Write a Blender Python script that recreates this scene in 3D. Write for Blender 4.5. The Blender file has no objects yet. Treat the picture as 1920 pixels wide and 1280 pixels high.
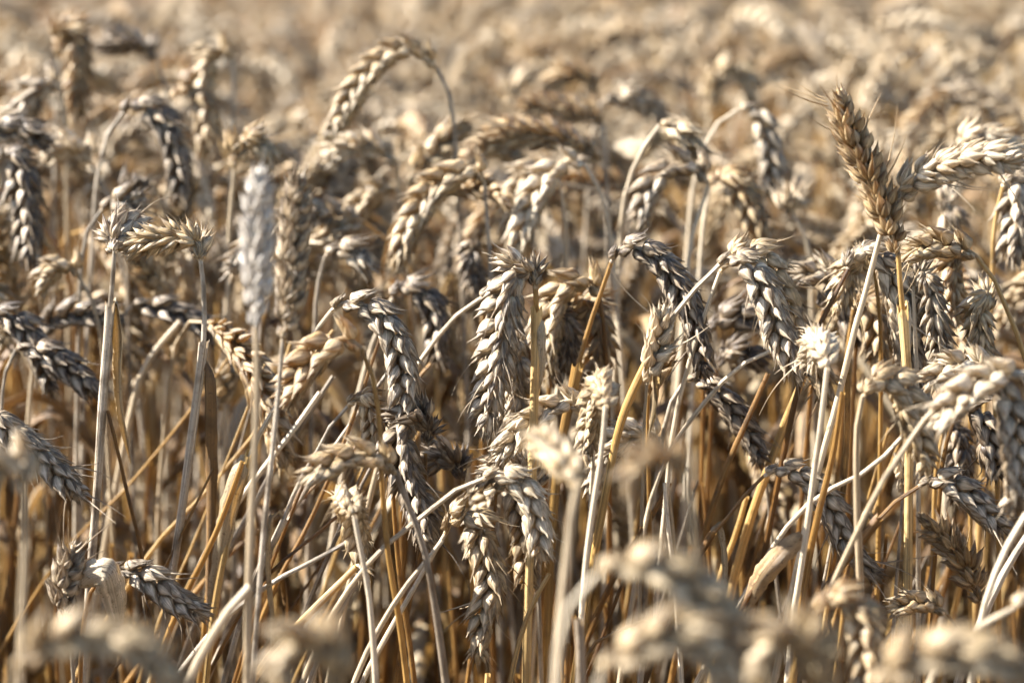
import bpy, math, random
import numpy as np
from mathutils import Matrix, Vector
random.seed(7); rng = np.random.default_rng(7)
R = math.radians
SC = bpy.context.scene
COL = SC.collection

# ------------------------------------------------------------------ camera
FOC, PITCH, CZ, FOCUS = 70.0, 13.6, 1.0, 0.835
F = FOC / 36 * 1920
cam = bpy.data.cameras.new('camera'); camo = bpy.data.objects.new('camera', cam); COL.objects.link(camo)
camo.location = (0, 0, CZ); camo.rotation_euler = (R(90 - PITCH), 0, 0)
cam.lens = FOC; cam.sensor_width = 36; cam.clip_start = 0.02; cam.clip_end = 500
cam.dof.use_dof = True; cam.dof.focus_distance = FOCUS; cam.dof.aperture_fstop = 6.0
SC.camera = camo
# ------------------------------------------------------------------ sky, sun, exposure
SUN = Vector((-0.86, 0.08, 0.66)).normalized()
w = bpy.data.worlds.new('World'); SC.world = w; w.use_nodes = True
nt = w.node_tree; nt.nodes.clear()
bg = nt.nodes.new('ShaderNodeBackground'); wo = nt.nodes.new('ShaderNodeOutputWorld'); sk = nt.nodes.new('ShaderNodeTexSky')
sk.sky_type = 'NISHITA'; sk.sun_disc = False
sk.sun_elevation = math.asin(SUN.z); sk.sun_rotation = math.atan2(SUN.x, SUN.y)
sk.air_density = 1.0; sk.dust_density = 1.2
bg.inputs[1].default_value = 0.06
nt.links.new(sk.outputs[0], bg.inputs[0]); nt.links.new(bg.outputs[0], wo.inputs[0])
sl = bpy.data.lights.new('sun', 'SUN'); sl.energy = 5.0; sl.angle = R(0.5); sl.color = (1.0, 0.94, 0.865)
so = bpy.data.objects.new('sun', sl); COL.objects.link(so); so.rotation_euler = SUN.to_track_quat('Z', 'Y').to_euler()
SC.view_settings.view_transform = 'Standard'; SC.view_settings.look = 'None'
SC.view_settings.exposure = 2.45; SC.view_settings.gamma = 1
SC.render.engine = 'CYCLES'
cy = SC.cycles
cy.use_denoising = True
try: cy.denoiser = 'OPENIMAGEDENOISE'
except Exception: pass
cy.max_bounces = 8; cy.diffuse_bounces = 3; cy.transmission_bounces = 5; cy.glossy_bounces = 3; cy.transparent_max_bounces = 8
cy.use_adaptive_sampling = True; cy.adaptive_threshold = 0.015; cy.sample_clamp_indirect = 8

# ------------------------------------------------------------------ materials
def mat(name, cols, kind, weather=0.3, trans=0.3, tcol=(0.75, 0.52, 0.27), rough=0.45, spots=0.35):
    """cols: three base colours spread by noise. kind: husk / stem / leaf"""
    m = bpy.data.materials.new(name); m.use_nodes = True; t = m.node_tree; t.nodes.clear(); N = t.nodes.new; L = t.links.new
    out = N('ShaderNodeOutputMaterial')
    uv = N('ShaderNodeUVMap'); uv.uv_map = 'UVMap'
    sep = N('ShaderNodeSeparateXYZ'); L(uv.outputs[0], sep.inputs[0])
    at = N('ShaderNodeAttribute'); at.attribute_name = 'rnd'
    oi = N('ShaderNodeObjectInfo')
    pos = N('ShaderNodeNewGeometry')
    def math_(op, a, b=None, clamp=False):
        n = N('ShaderNodeMath'); n.operation = op; n.use_clamp = clamp
        for i, v in enumerate((a, b)):
            if v is None: continue
            if isinstance(v, (int, float)): n.inputs[i].default_value = v
            else: L(v, n.inputs[i])
        return n.outputs[0]
    rsum = math_('FRACT', math_('ADD', at.outputs['Fac'], oi.outputs['Random']))
    # big noise
    comb = N('ShaderNodeCombineXYZ')
    if kind == 'husk':
        L(math_('MULTIPLY', sep.outputs[0], 7.0), comb.inputs[0]); L(math_('MULTIPLY', sep.outputs[1], 0.9), comb.inputs[1])
    elif kind == 'stem':
        L(math_('MULTIPLY', sep.outputs[0], 9.0), comb.inputs[0]); L(math_('MULTIPLY', sep.outputs[1], 2.2), comb.inputs[1])
    else:
        L(math_('MULTIPLY', sep.outputs[0], 16.0), comb.inputs[0]); L(math_('MULTIPLY', sep.outputs[1], 2.0), comb.inputs[1])
    L(math_('MULTIPLY', rsum, 37.0), comb.inputs[2])
    n1 = N('ShaderNodeTexNoise'); n1.inputs['Scale'].default_value = 1.0; n1.inputs['Detail'].default_value = 4; n1.inputs['Roughness'].default_value = 0.6
    L(comb.outputs[0], n1.inputs['Vector'])
    n2 = N('ShaderNodeTexNoise'); n2.inputs['Scale'].default_value = 260.0 if kind == 'husk' else 90.0; n2.inputs['Detail'].default_value = 3
    L(pos.outputs['Position'], n2.inputs['Vector'])
    fac = math_('ADD', math_('MULTIPLY', n1.outputs['Fac'], 0.55), math_('MULTIPLY', rsum, 0.45))
    fac = math_('ADD', math_('MULTIPLY', math_('SUBTRACT', fac, 0.5), 1.7), 0.5, True)
    cr = N('ShaderNodeValToRGB'); e = cr.color_ramp.elements
    e[0].position = 0.0; e[0].color = (*cols[0], 1); e[1].position = 1.0; e[1].color = (*cols[2], 1)
    x = e.new(0.5); x.color = (*cols[1], 1)
    L(fac, cr.inputs[0]); col = cr.outputs[0]
    # weathering: dark sooty smudges
    wm = N('ShaderNodeMapRange'); wm.inputs[1].default_value = 0.62 - 0.25 * weather; wm.inputs[2].default_value = 0.78 - 0.18 * weather
    src = n2.outputs['Fac']
    if kind == 'husk':   # tips and keels weather first
        src = math_('ADD', src, math_('MULTIPLY', math_('POWER', sep.outputs[1], 2.0), 0.16 * (0.5 + weather)))
    L(src, wm.inputs[0])
    mx = N('ShaderNodeMix'); mx.data_type = 'RGBA'; mx.blend_type = 'MIX'
    L(math_('MULTIPLY', wm.outputs[0], min(1, 0.35 + 0.6 * weather)), mx.inputs[0]); L(col, mx.inputs[6]); mx.inputs[7].default_value = (0.045, 0.029, 0.017, 1)
    col = mx.outputs[2]
    # papery pale margins, darker keel
    if kind == 'husk':
        cu = math_('ABSOLUTE', math_('COSINE', math_('MULTIPLY', sep.outputs[0], 6.2832)))
        mg = N('ShaderNodeMapRange'); mg.inputs[1].default_value = .80; mg.inputs[2].default_value = .97; L(cu, mg.inputs[0])
        me_ = N('ShaderNodeMix'); me_.data_type = 'RGBA'; L(math_('MULTIPLY', mg.outputs[0], .55), me_.inputs[0]); L(col, me_.inputs[6]); me_.inputs[7].default_value = (*[min(.8, c*1.08) for c in cols[2]], 1)
        col = me_.outputs[2]
    # fine fibre streaks
    c2 = N('ShaderNodeCombineXYZ'); L(math_('MULTIPLY', sep.outputs[0], 26.0 if kind != 'leaf' else 45.0), c2.inputs[0]); L(math_('MULTIPLY', sep.outputs[1], 1.2 if kind == 'husk' else 1.6), c2.inputs[1]); L(math_('MULTIPLY', rsum, 11.0), c2.inputs[2])
    n3 = N('ShaderNodeTexNoise'); n3.inputs['Scale'].default_value = 1.0; n3.inputs['Detail'].default_value = 2; L(c2.outputs[0], n3.inputs['Vector'])
    st = N('ShaderNodeMapRange'); st.inputs[1].default_value = 0.3; st.inputs[2].default_value = 0.7; st.inputs[3].default_value = 0.38; st.inputs[4].default_value = 1.28
    L(n3.outputs['Fac'], st.inputs[0])
    mul = N('ShaderNodeMix'); mul.data_type = 'RGBA'; mul.blend_type = 'MULTIPLY'; mul.inputs[0].default_value = 1.0
    cc = N('ShaderNodeCombineXYZ'); [L(st.outputs[0], cc.inputs[i]) for i in range(3)]
    L(col, mul.inputs[6]); L(cc.outputs[0], mul.inputs[7]); col = mul.outputs[2]
    if kind != 'husk':   # small dark mould specks
        n4 = N('ShaderNodeTexNoise'); n4.inputs['Scale'].default_value = 900.0; n4.inputs['Detail'].default_value = 2; L(pos.outputs['Position'], n4.inputs['Vector'])
        sp = N('ShaderNodeMapRange'); sp.inputs[1].default_value = 0.60; sp.inputs[2].default_value = 0.68; L(n4.outputs['Fac'], sp.inputs[0])
        m3 = N('ShaderNodeMix'); m3.data_type = 'RGBA'; L(math_('MULTIPLY', sp.outputs[0], spots), m3.inputs[0]); L(col, m3.inputs[6]); m3.inputs[7].default_value = (0.07, 0.045, 0.03, 1)
        col = m3.outputs[2]
    bmp = N('ShaderNodeBump'); bmp.inputs['Strength'].default_value = 0.9; bmp.inputs['Distance'].default_value = 0.0006; L(n3.outputs['Fac'], bmp.inputs['Height'])
    pb = N('ShaderNodeBsdfPrincipled'); pb.inputs['Roughness'].default_value = rough; pb.inputs['Specular IOR Level'].default_value = 0.5
    L(col, pb.inputs['Base Color']); L(bmp.outputs[0], pb.inputs['Normal'])
    if trans > 0:
        tr = N('ShaderNodeBsdfTranslucent'); tm = N('ShaderNodeMix'); tm.data_type = 'RGBA'; tm.blend_type = 'MULTIPLY'; tm.inputs[0].default_value = 1
        sc_ = N('ShaderNodeMix'); sc_.data_type = 'RGBA'; sc_.inputs[0].default_value = 0.55; L(col, sc_.inputs[6]); sc_.inputs[7].default_value = (*tcol, 1)
        L(sc_.outputs[2], tr.inputs[0])
        ms = N('ShaderNodeMixShader'); ms.inputs[0].default_value = trans; L(pb.outputs[0], ms.inputs[1]); L(tr.outputs[0], ms.inputs[2]); L(ms.outputs[0], out.inputs[0])
    else: L(pb.outputs[0], out.inputs[0])
    return m
M = {
 'pale':  mat('husk_pale', [(.34,.255,.15), (.60,.49,.33), (.75,.66,.50)], 'husk', 0.30, .30),
 'white': mat('husk_bleached', [(.42,.385,.33), (.66,.62,.55), (.80,.77,.70)], 'husk', .2, .25),
 'straw': mat('husk_straw', [(.20,.135,.065), (.50,.375,.205), (.72,.60,.41)], 'husk', 0.5, .30),
 'gold':  mat('husk_gold', [(.13,.08,.035), (.42,.30,.15), (.68,.55,.35)], 'husk', 0.5, .34, (.85,.52,.19)),
 'grey':  mat('husk_grey', [(.16,.115,.07), (.46,.365,.24), (.72,.61,.45)], 'husk', 0.68, .24),
 'dark':  mat('husk_dark', [(.055,.038,.025), (.24,.18,.115), (.57,.46,.32)], 'husk', .85, .18),
 's_pale': mat('stem_pale', [(.34,.26,.16), (.60,.50,.35), (.76,.68,.53)], 'stem', 0.25, .18, rough=.33, spots=.3),
 's_gold': mat('stem_gold', [(.21,.11,.028), (.48,.305,.105), (.66,.50,.25)], 'stem', 0.3, .28, (.82,.52,.17), rough=.33),
 's_grey': mat('stem_grey', [(.16,.125,.09), (.39,.33,.25), (.63,.56,.45)], 'stem', 0.6, .15, rough=.36, spots=.5),
 's_brown': mat('stem_brown', [(.06,.026,.005), (.20,.10,.025), (.41,.245,.08)], 'stem', 0.6, .25, (.8,.47,.14), rough=.38, spots=.6),  # brown straw, darkened further to carry the shade low in the crop
 'leaf':  mat('leaf_dry', [(.33,.25,.13), (.54,.44,.28), (.70,.61,.45)], 'leaf', 0.3, .38, (.8,.55,.22), rough=.5, spots=.7),
 'leafb': mat('leaf_brown', [(.10,.052,.018), (.27,.16,.065), (.45,.31,.155)], 'leaf', 0.5, .30, (.70,.48,.24), rough=.5, spots=.8),  # withered brown, deepened to stand in for shade among the lower leaves
}
MK = list(M)

# ------------------------------------------------------------------ mesh helpers (numpy)
class G:
    """collects quads: verts, faces, uv per loop, rnd per vert, material index per face"""
    def __init__(s): s.v=[]; s.f=[]; s.uv=[]; s.r=[]; s.mi=[]; s.n=0
    def add(s, v, f, uv, r, mi=0):
        s.v.append(v); s.f.append(f + s.n); s.uv.append(uv); s.r.append(r); s.mi.append(np.full(len(f), mi, np.int32)); s.n += len(v)
    def data(s):
        return (np.concatenate(s.v), np.concatenate(s.f), np.concatenate(s.uv), np.concatenate(s.r), np.concatenate(s.mi))
def to_mesh(name, data, mats):
    v, f, uv, r, mi = data
    me = bpy.data.meshes.new(name)
    me.vertices.add(len(v)); me.vertices.foreach_set('co', v.astype(np.float32).ravel())
    me.loops.add(f.size); me.loops.foreach_set('vertex_index', f.astype(np.int32).ravel())
    me.polygons.add(len(f)); me.polygons.foreach_set('loop_start', np.arange(0, f.size, 4, dtype=np.int32))
    me.polygons.foreach_set('material_index', mi)
    me.polygons.foreach_set('use_smooth', np.ones(len(f), bool))
    u = me.uv_layers.new(name='UVMap'); u.data.foreach_set('uv', uv.astype(np.float32).ravel())
    a = me.attributes.new('rnd', 'FLOAT', 'POINT'); a.data.foreach_set('value', r.astype(np.float32))
    for m in mats: me.materials.append(m)
    me.update(calc_edges=True)
    return me
def obj(name, me, parent=None, loc=(0,0,0)):
    o = bpy.data.objects.new(name, me); COL.objects.link(o); o.location = loc
    if parent: o.parent = parent
    return o
def norm(a): return a / (np.linalg.norm(a, axis=-1, keepdims=True) + 1e-12)
def catmull(P, n, closed=False):
    P = np.asarray(P, float)
    if len(P) == 2: P = np.array([P[0], (P[0]+P[1])/2, P[1]])
    Q = np.vstack([2*P[0]-P[1], P, 2*P[-1]-P[-2]]); out = []
    for i in range(1, len(Q)-2):
        p0, p1, p2, p3 = Q[i-1], Q[i], Q[i+1], Q[i+2]
        d0, d1, d2 = [max(1e-6, np.linalg.norm(b-a))**.5 for a, b in ((p0,p1),(p1,p2),(p2,p3))]
        t = np.linspace(0, 1, 16, endpoint=False)[:, None]
        m1 = (p1-p0)/d0 - (p2-p0)/(d0+d1) + (p2-p1)/d1; m2 = (p2-p1)/d1 - (p3-p1)/(d1+d2) + (p3-p2)/d2
        m1 *= d1; m2 *= d1
        out.append((2*t**3-3*t**2+1)*p1 + (t**3-2*t**2+t)*m1 + (-2*t**3+3*t**2)*p2 + (t**3-t**2)*m2)
    out.append(P[-1:]); C = np.vstack(out)
    s = np.r_[0, np.cumsum(np.linalg.norm(np.diff(C, axis=0), axis=1))]
    q = np.linspace(0, s[-1], n)
    return np.stack([np.interp(q, s, C[:, k]) for k in range(3)], 1), s[-1]
def frames(P, b0=None):
    T = norm(np.gradient(P, axis=0)); B = np.zeros_like(P)
    b = np.array([1., 0, 0]) if b0 is None else np.asarray(b0, float)
    if abs(np.dot(b, T[0])) > .95: b = np.array([0., 1, 0.2])
    for i in range(len(P)):
        b = b - T[i]*np.dot(b, T[i]); b /= np.linalg.norm(b)+1e-12; B[i] = b
    return T, B, np.cross(T, B)
def gridfaces(n, nu, closed=True):
    i = np.arange(n-1)[:, None]; j = np.arange(nu if closed else nu-1)[None, :]; j2 = (j+1) % nu
    f = np.stack([i*nu+j, i*nu+j2, (i+1)*nu+j2, (i+1)*nu+j], -1).reshape(-1, 4)
    return f
def tube(P, ra, rb, B, N, nu, vscale=10.0, shape=None, rnd=0.0, s=None):
    n = len(P); a = np.linspace(0, 2*np.pi, nu, endpoint=False)
    ca, sa = np.cos(a), np.sin(a)
    ra = np.broadcast_to(ra, n)[:, None]; rb = np.broadcast_to(rb, n)[:, None]
    if shape is not None: ca, sa = ca*shape, sa*shape
    v = P[:, None] + B[:, None]*(ra*ca)[..., None] + N[:, None]*(rb*sa)[..., None]
    if s is None: s = np.r_[0, np.cumsum(np.linalg.norm(np.diff(P, axis=0), axis=1))]*vscale
    i = np.arange(n-1)[:, None]; j = np.arange(nu)[None, :]
    u0, u1 = j/nu + 0*i, (j+1)/nu + 0*i; v0, v1 = s[i] + 0*j, s[i+1] + 0*j
    uv = np.stack([np.stack([u0, v0], -1), np.stack([u1, v0], -1), np.stack([u1, v1], -1), np.stack([u0, v1], -1)], 2).reshape(-1, 2)
    return v.reshape(-1, 3), gridfaces(n, nu), uv, np.full(n*nu, rnd)

# ------------------------------------------------------------------ the spikelet: glumes and lemmas in a fan
def floret(nv, nu, ln, rx, ry, ang, off, curve, beak, rnd, yaw=0.0):
    t = np.linspace(0, 1, nv)
    prof = np.interp(t, [0, .1, .28, .43, .66, .82, .93, 1], [.38, .70, .97, 1, .74, .42, .17, .03])
    tb = t
    P = np.stack([0*t, -curve*(t**2)*ln + curve*.9*t*ln*.6, tb*ln], 1)
    P[-1, 2] += beak*ln
    if beak: P[-1, 1] += beak*ln*random.uniform(-.25, .35); P[-1, 0] += beak*ln*random.uniform(-.2, .2)
    T, B, N = frames(P, (1, 0, 0))
    a = np.linspace(0, 2*np.pi, nu, endpoint=False)
    shape = 1 + .13*np.clip(np.sin(a), 0, 1)**6 - .10*np.abs(np.cos(a*1.0))**8   # raised keel, slimmer edge
    v, f, uv, r = tube(P, prof*rx, prof*ry, B, N, nu, shape=shape, rnd=rnd, s=t)
    c, s_ = math.cos(yaw), math.sin(yaw); v = v @ np.array([[c, -s_, 0], [s_, c, 0], [0, 0, 1]]).T
    c, s_ = math.cos(ang), math.sin(ang)
    v = v @ np.array([[c, 0, s_], [0, 1, 0], [-s_, 0, c]]).T + np.array(off)
    return v, f, uv, r
def spikelet(lod, seed):
    random.seed(seed); g = G()
    nv, nu = {3: (11, 10), 2: (8, 7), 1: (6, 6), 0: (5, 4)}[lod]
    j = lambda a: random.uniform(-a, a)
    w_ = random.uniform(1.02, 1.28); op = random.uniform(.85, 1.25)
    L = []
    # (len, rx, ry, angle deg, off, curve, beak)
    bk = lambda: random.choice([.05, .12, .2, .34])
    L.append((.72, .12, .205, -38*op+j(5), (-.08, .02, .00), .10, bk()*.6))
    L.append((.72, .12, .205, 38*op+j(5), (.08, .02, .00), .10, bk()*.6))
    L.append((.90, .11, .165, -24*op+j(6), (-.06, .05, .06), .08, bk()))
    L.append((.90, .11, .165, 24*op+j(6), (.06, .05, .06), .08, bk()))
    L.append((.88, .125, .11, j(9), (0, .10, .12), .10, bk()))
    if lod >= 2:
        L.append((.80, .10, .10, -11+j(6), (-.03, -.03, .18), .05, bk())); L.append((.80, .10, .10, 13+j(6), (.03, -.02, .2), .05, bk()))
    for (ln, rx, ry, a, off, cv, bk) in L:
        g.add(*floret(nv, nu, ln*random.uniform(.92, 1.08), rx*w_, ry*w_, R(a), off, cv, bk, random.random(), R(j(12))))
    if lod >= 2 and random.random() < .5:    # a stray awn
        t = np.linspace(0, 1, 7); ln = random.uniform(.35, .9); k = j(.35); k2 = j(.3)
        P = np.stack([k*t**2, .08 + .35*random.random()*t**2, .92 + ln*t], 1); P[:, 0] += k2*t; T, B, N = frames(P)
        g.add(*tube(P, .028*(1-t*.85), .028*(1-t*.85), B, N, 4, rnd=.5, s=t))
    return g.data()
SPK = {lod: [spikelet(lod, 100*lod+k) for k in range(8)] for lod in (0, 1, 2, 3)}
random.seed(11)
SPK_ME = {(k, m): to_mesh('spikelet', SPK[3][k], [M[m]]) for k in range(8) for m in ('white', 'pale', 'straw', 'gold', 'grey', 'dark')}

def ear_frames(P, b0, sc=1.0, spacing=.0041, tilt=21, fl=.0122):
    """list of 4x4 placements (numpy) of the spikelets along centreline P (fine sampled)"""
    T, B, N = frames(P, b0); s = np.r_[0, np.cumsum(np.linalg.norm(np.diff(P, axis=0), axis=1))]; L = s[-1]
    sp = spacing*sc; n = max(4, int(round((L - .006*sc)/sp))); out = []
    for k in range(n+1):
        q = k/n; d = min(L, .001 + q*(L - .008*sc)); i = np.clip(np.searchsorted(s, d), 1, len(P)-1)
        side = 1 if k % 2 else -1
        pf = np.interp(q, [0, .08, .25, .7, .9, 1], [.55, .80, 1.0, 1.0, .86, .72])
        t_, b_, n_ = T[i], B[i]*side, N[i]*side
        a = R(tilt*np.interp(q, [0, .12, .3, .8, 1], [.45, .95, 1.1, .85, .3]) + random.uniform(-6, 6))
        if k == n: b_, n_ = n_, -b_; a = 0.05
        z = t_*math.cos(a) + b_*math.sin(a); y = b_*math.cos(a) - t_*math.sin(a)
        rr = R(random.uniform(-8, 8)); x = np.cross(y, z)
        x, y = x*math.cos(rr)+y*math.sin(rr), y*math.cos(rr)-x*math.sin(rr)
        lz = random.uniform(-.10, .10); z2 = norm(z + x*lz); x = norm(np.cross(y, z2)); y = np.cross(z2, x)
        m = fl*sc*pf*random.uniform(.93, 1.08)
        Mx = np.eye(4); Mx[:3, 0] = x*m; Mx[:3, 1] = y*m; Mx[:3, 2] = z2*m; Mx[:3, 3] = P[i] + b_*.0009*sc
        out.append(Mx)
    return out, (T, B, N)
def bake_ear(g, P, b0, lod, sc, mi, tilt=21, fl=.0122, spacing=.0041):
    Ms, fr = ear_frames(P, b0, sc, spacing, tilt, fl)
    for Mx in Ms:
        v, f, uv, r, _ = SPK[lod][random.randrange(8)]
        g.add(v @ Mx[:3, :3].T + Mx[:3, 3], f, uv, (r + random.random()) % 1, mi)
    if lod > 0:
        g.add(*tube(P, .0009*sc, .0011*sc, fr[1], fr[2], 5, rnd=.3), mi)
def bake_stem(g, P, r0, r1, nu, mi=0, rnd=0.5, nodes=()):
    T, B, N = frames(P); n = len(P); q = np.linspace(0, 1, n)
    r = np.interp(q, [0, .06, .25, 1], [r0*.8, r0, (r0+r1)/2, r1])
    for nd in nodes: r = r*(1 + .45*np.exp(-((q-nd)/.006)**2))
    r = r*(1+.05*np.sin(q*37+rnd*9))
    g.add(*tube(P, r, r*.9, B, N, nu, rnd=rnd), mi)
def bake_leaf(g, P, width, rnd, mi=0, b0=None, twist=1.0, curl=.5, nx=5, ragged=0.06):
    n = len(P); T, B, N = frames(P, b0); q = np.linspace(0, 1, n)
    wd = width*np.interp(q, [0, .1, .45, .8, 1], [.45, .9, 1, .6, .05])*(1+ragged*np.sin(q*41+rnd*20)+ragged*np.sin(q*97))
    ang = twist*q**1.3 + .25*np.sin(q*9+rnd*6)
    x = np.linspace(-1, 1, nx); vs = []
    for side in (1, -1):                    # two skins, a real 0.2 mm thick
        B2 = B*np.cos(ang)[:, None] + N*np.sin(ang)[:, None]; N2 = N*np.cos(ang)[:, None] - B*np.sin(ang)[:, None]
        off = (curl*(x**2)[None, :]*wd[:, None]*.5 + .00010*side)
        vs.append(P[:, None] + B2[:, None]*(x[None, :, None]*wd[:, None, None]*.5) + N2[:, None]*off[..., None])
    v = np.concatenate([vs[0], vs[1][:, ::-1]], 1); nu = 2*nx
    s = q*np.linalg.norm(np.diff(P, axis=0), axis=1).sum()*10
    uu = np.r_[(x+1)/2, (x[::-1]+1)/2]
    i = np.arange(n-1)[:, None]; j = np.arange(nu)[None, :]; j2 = (j+1) % nu
    uv = np.stack([np.stack([uu[j]+0*i, s[i]+0*j], -1), np.stack([uu[j2]+0*i, s[i]+0*j], -1), np.stack([uu[j2]+0*i, s[i+1]+0*j], -1), np.stack([uu[j]+0*i, s[i+1]+0*j], -1)], 2).reshape(-1, 2)
    g.add(v.reshape(-1, 3), gridfaces(n, nu), uv, np.full(n*nu, rnd), mi)

# ------------------------------------------------------------------ setting: soil
def soil():
    n = 160; xs = np.linspace(-1, 1, n); xs = np.sign(xs)*np.abs(xs)**3*150; ys = xs + 2
    X, Y = np.meshgrid(xs, ys); Z = .012*np.sin(X*23+Y*3)*np.sin(Y*19) + .010*np.sin(X*61+1)*np.sin(Y*53+2) - .02
    v = np.stack([X, Y, Z], -1).reshape(-1, 3); f = gridfaces(n, n, False); uv = v[f][..., :2].reshape(-1, 2)
    m = bpy.data.materials.new('soil'); m.use_nodes = True; t = m.node_tree; pb = t.nodes['Principled BSDF']; pb.inputs['Roughness'].default_value = .95
    tc = t.nodes.new('ShaderNodeTexCoord'); nz = t.nodes.new('ShaderNodeTexNoise'); nz.inputs['Scale'].default_value = 40; nz.inputs['Detail'].default_value = 8
    cr = t.nodes.new('ShaderNodeValToRGB'); cr.color_ramp.elements[0].color = (.07, .04, .02, 1); cr.color_ramp.elements[1].color = (.24, .15, .075, 1)
    bp = t.nodes.new('ShaderNodeBump'); bp.inputs['Distance'].default_value = .01
    t.links.new(tc.outputs['Object'], nz.inputs['Vector']); t.links.new(nz.outputs[0], cr.inputs[0]); t.links.new(cr.outputs[0], pb.inputs['Base Color']); t.links.new(nz.outputs[0], bp.inputs['Height']); t.links.new(bp.outputs[0], pb.inputs['Normal'])
    o = obj('ground', to_mesh('ground', (v, f, uv, np.zeros(len(v)), np.zeros(len(f), np.int32)), [m])); o['kind'] = 'structure'
soil()

# ------------------------------------------------------------------ hero stalks: points read off the photo, at a real distance
CP, SP = math.cos(R(PITCH)), math.sin(R(PITCH))
def atY(x, y, Y):
    u = (640-y)/F; r = (x-960)/F; D = Y/(CP + u*SP)
    return np.array([D*r, Y, CZ + D*(-SP + u*CP)])
def Y_of(y, D): return D*(CP + (640-y)/F*SP)
USED = []
def to_ground(P, spread=.5):
    p, d = P[-1], norm(P[-1]-P[-2]); out = list(P)
    if p[2] > .12:
        d2 = norm(d + np.array([0, 0, -.6])); k = p[2]*.35
        out.append(p + d2*k*.8)
        q = out[-1]; h = q[2]; dx = d2[:2]/max(.5, -d2[2])*h*.35
        out.append(np.array([q[0]+dx[0], q[1]+dx[1], -.03]))
    return np.array(out)
VIEW = np.array([0, CP, -SP])
def H(label, D, ear, stem, m='straw', sm='s_pale', roll=0, dD=0.0, sc=1.0, sh=None, w=1.0, sD=0.0, tilt=21, hi=True, leaf=None, arch=0.0, grp=None, awns=0, lm='leaf', gnd=True):
    Y0 = Y_of(ear[0][1] if ear else stem[0][1], D)
    root = bpy.data.objects.new('wheat_stalk' if ear else 'straw_stem', None); COL.objects.link(root)
    root['label'] = label; root['category'] = 'wheat stalk' if ear else 'straw stem'
    if grp: root['group'] = grp
    ns = len(stem); S = np.array([atY(x, y, Y0 + sD*i/max(1, ns-1)) for i, (x, y) in enumerate(stem)])
    if gnd: S = to_ground(S)
    base = np.array([S[-1][0], S[-1][1], 0.0]); root.location = base
    rn = random.random()
    SP_, Ls = catmull(S, 70)
    r0, r1 = .00110*w, .0017*w
    g = G(); nodes = (random.uniform(.45, .6), random.uniform(.75, .85))
    bake_stem(g, SP_-base, r0, r1, 12, 0, rn, nodes); obj('stem', to_mesh('stem', g.data(), [M[sm]]), root)
    if sh is not None:   # leaf sheath: a looser split sleeve round the stem with a ragged collar
        s0 = sh if sh < 1 else None
        if s0 is None:   # given as a pixel row
            zz = atY(960, sh, Y0)[2]; s0 = float(np.clip(np.interp(-zz, -SP_[:, 2], np.linspace(0, 1, 70)), .02, .9))
        i0 = max(1, int(s0*69)); i1 = min(69, i0+int(.28/Ls*69)+3); Q, _ = catmull(SP_[i0:i1:3] if i1-i0 > 9 else SP_[i0:i1], 40)
        T, B, N = frames(Q, VIEW if random.random() < .5 else (1, 0, 0)); q = np.linspace(0, 1, 40)
        rr = .0018*w*(1+.25*np.exp(-q/.03))*(1+.05*np.sin(q*25+rn*9))
        g = G(); v, f, uv, r = tube(Q-base, rr*1.12, rr*.9, B, N, 12, rnd=(rn+.3) % 1)
        v = v.reshape(40, 12, 3); v[0] += (T[0]*(-.0045*w))[None]*np.random.default_rng(int(rn*1e6)).random((12, 1))
        g.add(v.reshape(-1, 3), f, uv, r)
        obj('leaf_sheath', to_mesh('leaf_sheath', g.data(), [M['s_gold' if sm in ('s_gold', 's_pale') else sm]]), root)
        if leaf is None and random.random() < .7:   # withered leaf remnant hanging from the collar
            L_ = random.uniform(.04, .09); a = random.uniform(0, 6.28); dx, dy = math.cos(a), math.sin(a)*.5
            p = Q[0]; PP = [p, p+np.array([dx*.004, dy*.004, .005]), p+np.array([dx*.008, dy*.008, -.012]), p+np.array([dx*.007, dy*.006, -L_*.6]), p+np.array([dx*.012, dy*.010, -L_])]
            C, _ = catmull(PP, 22); g = G(); bake_leaf(g, C-base, .0042*w, rn, 0, None, random.uniform(-2, 2), 1.2); obj('leaf', to_mesh('leaf', g.data(), [M[lm]]), root)
    if leaf:
        for (pts, wd) in leaf:
            C, _ = catmull([atY(x, y, Y0+dy) for (x, y, dy) in pts], 26)
            g = G(); bake_leaf(g, C-base, wd, random.random(), 0, norm(np.cross(VIEW, C[1]-C[0])), random.uniform(-.8, .8), .5); obj('leaf', to_mesh('leaf', g.data(), [M[lm]]), root)
    if ear:
        ne = len(ear)
        E = np.array([atY(x, y, Y0 + dD*(i/(ne-1)) + arch*math.sin(math.pi*i/(ne-1))) for i, (x, y) in enumerate(ear)])
        C, L = catmull(E, 90)
        t0 = norm(C[1]-C[0]); perp = np.cross(VIEW, t0)
        perp = perp/np.linalg.norm(perp) if np.linalg.norm(perp) > .05 else np.array([1., 0, 0])
        b0 = perp*math.cos(R(roll)) + np.cross(t0, perp)*math.sin(R(roll))
        z0 = float(np.clip(D/.83, .0, 9)); s_ = sc
        eo = None
        if hi:
            Ms, fr = ear_frames(C, b0, s_, tilt=tilt)
            g = G(); g.add(*tube(C-C[0], .0010*s_, .0012*s_, fr[1], fr[2], 6, rnd=.3))
            eo = obj('ear', to_mesh('ear', g.data(), [M[m]]), root, C[0]-base)
            for Mx in Ms:
                o = bpy.data.objects.new('spikelet', SPK_ME[(random.randrange(8), m)]); COL.objects.link(o); o.parent = eo
                M2 = Mx.copy(); M2[:3, 3] -= C[0]; o.matrix_local = Matrix(M2.tolist())
        else:
            g = G(); bake_ear(g, C-C[0], b0, 2, s_, 0, tilt); eo = obj('ear', to_mesh('ear', g.data(), [M[m]]), root, C[0]-base)
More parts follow.
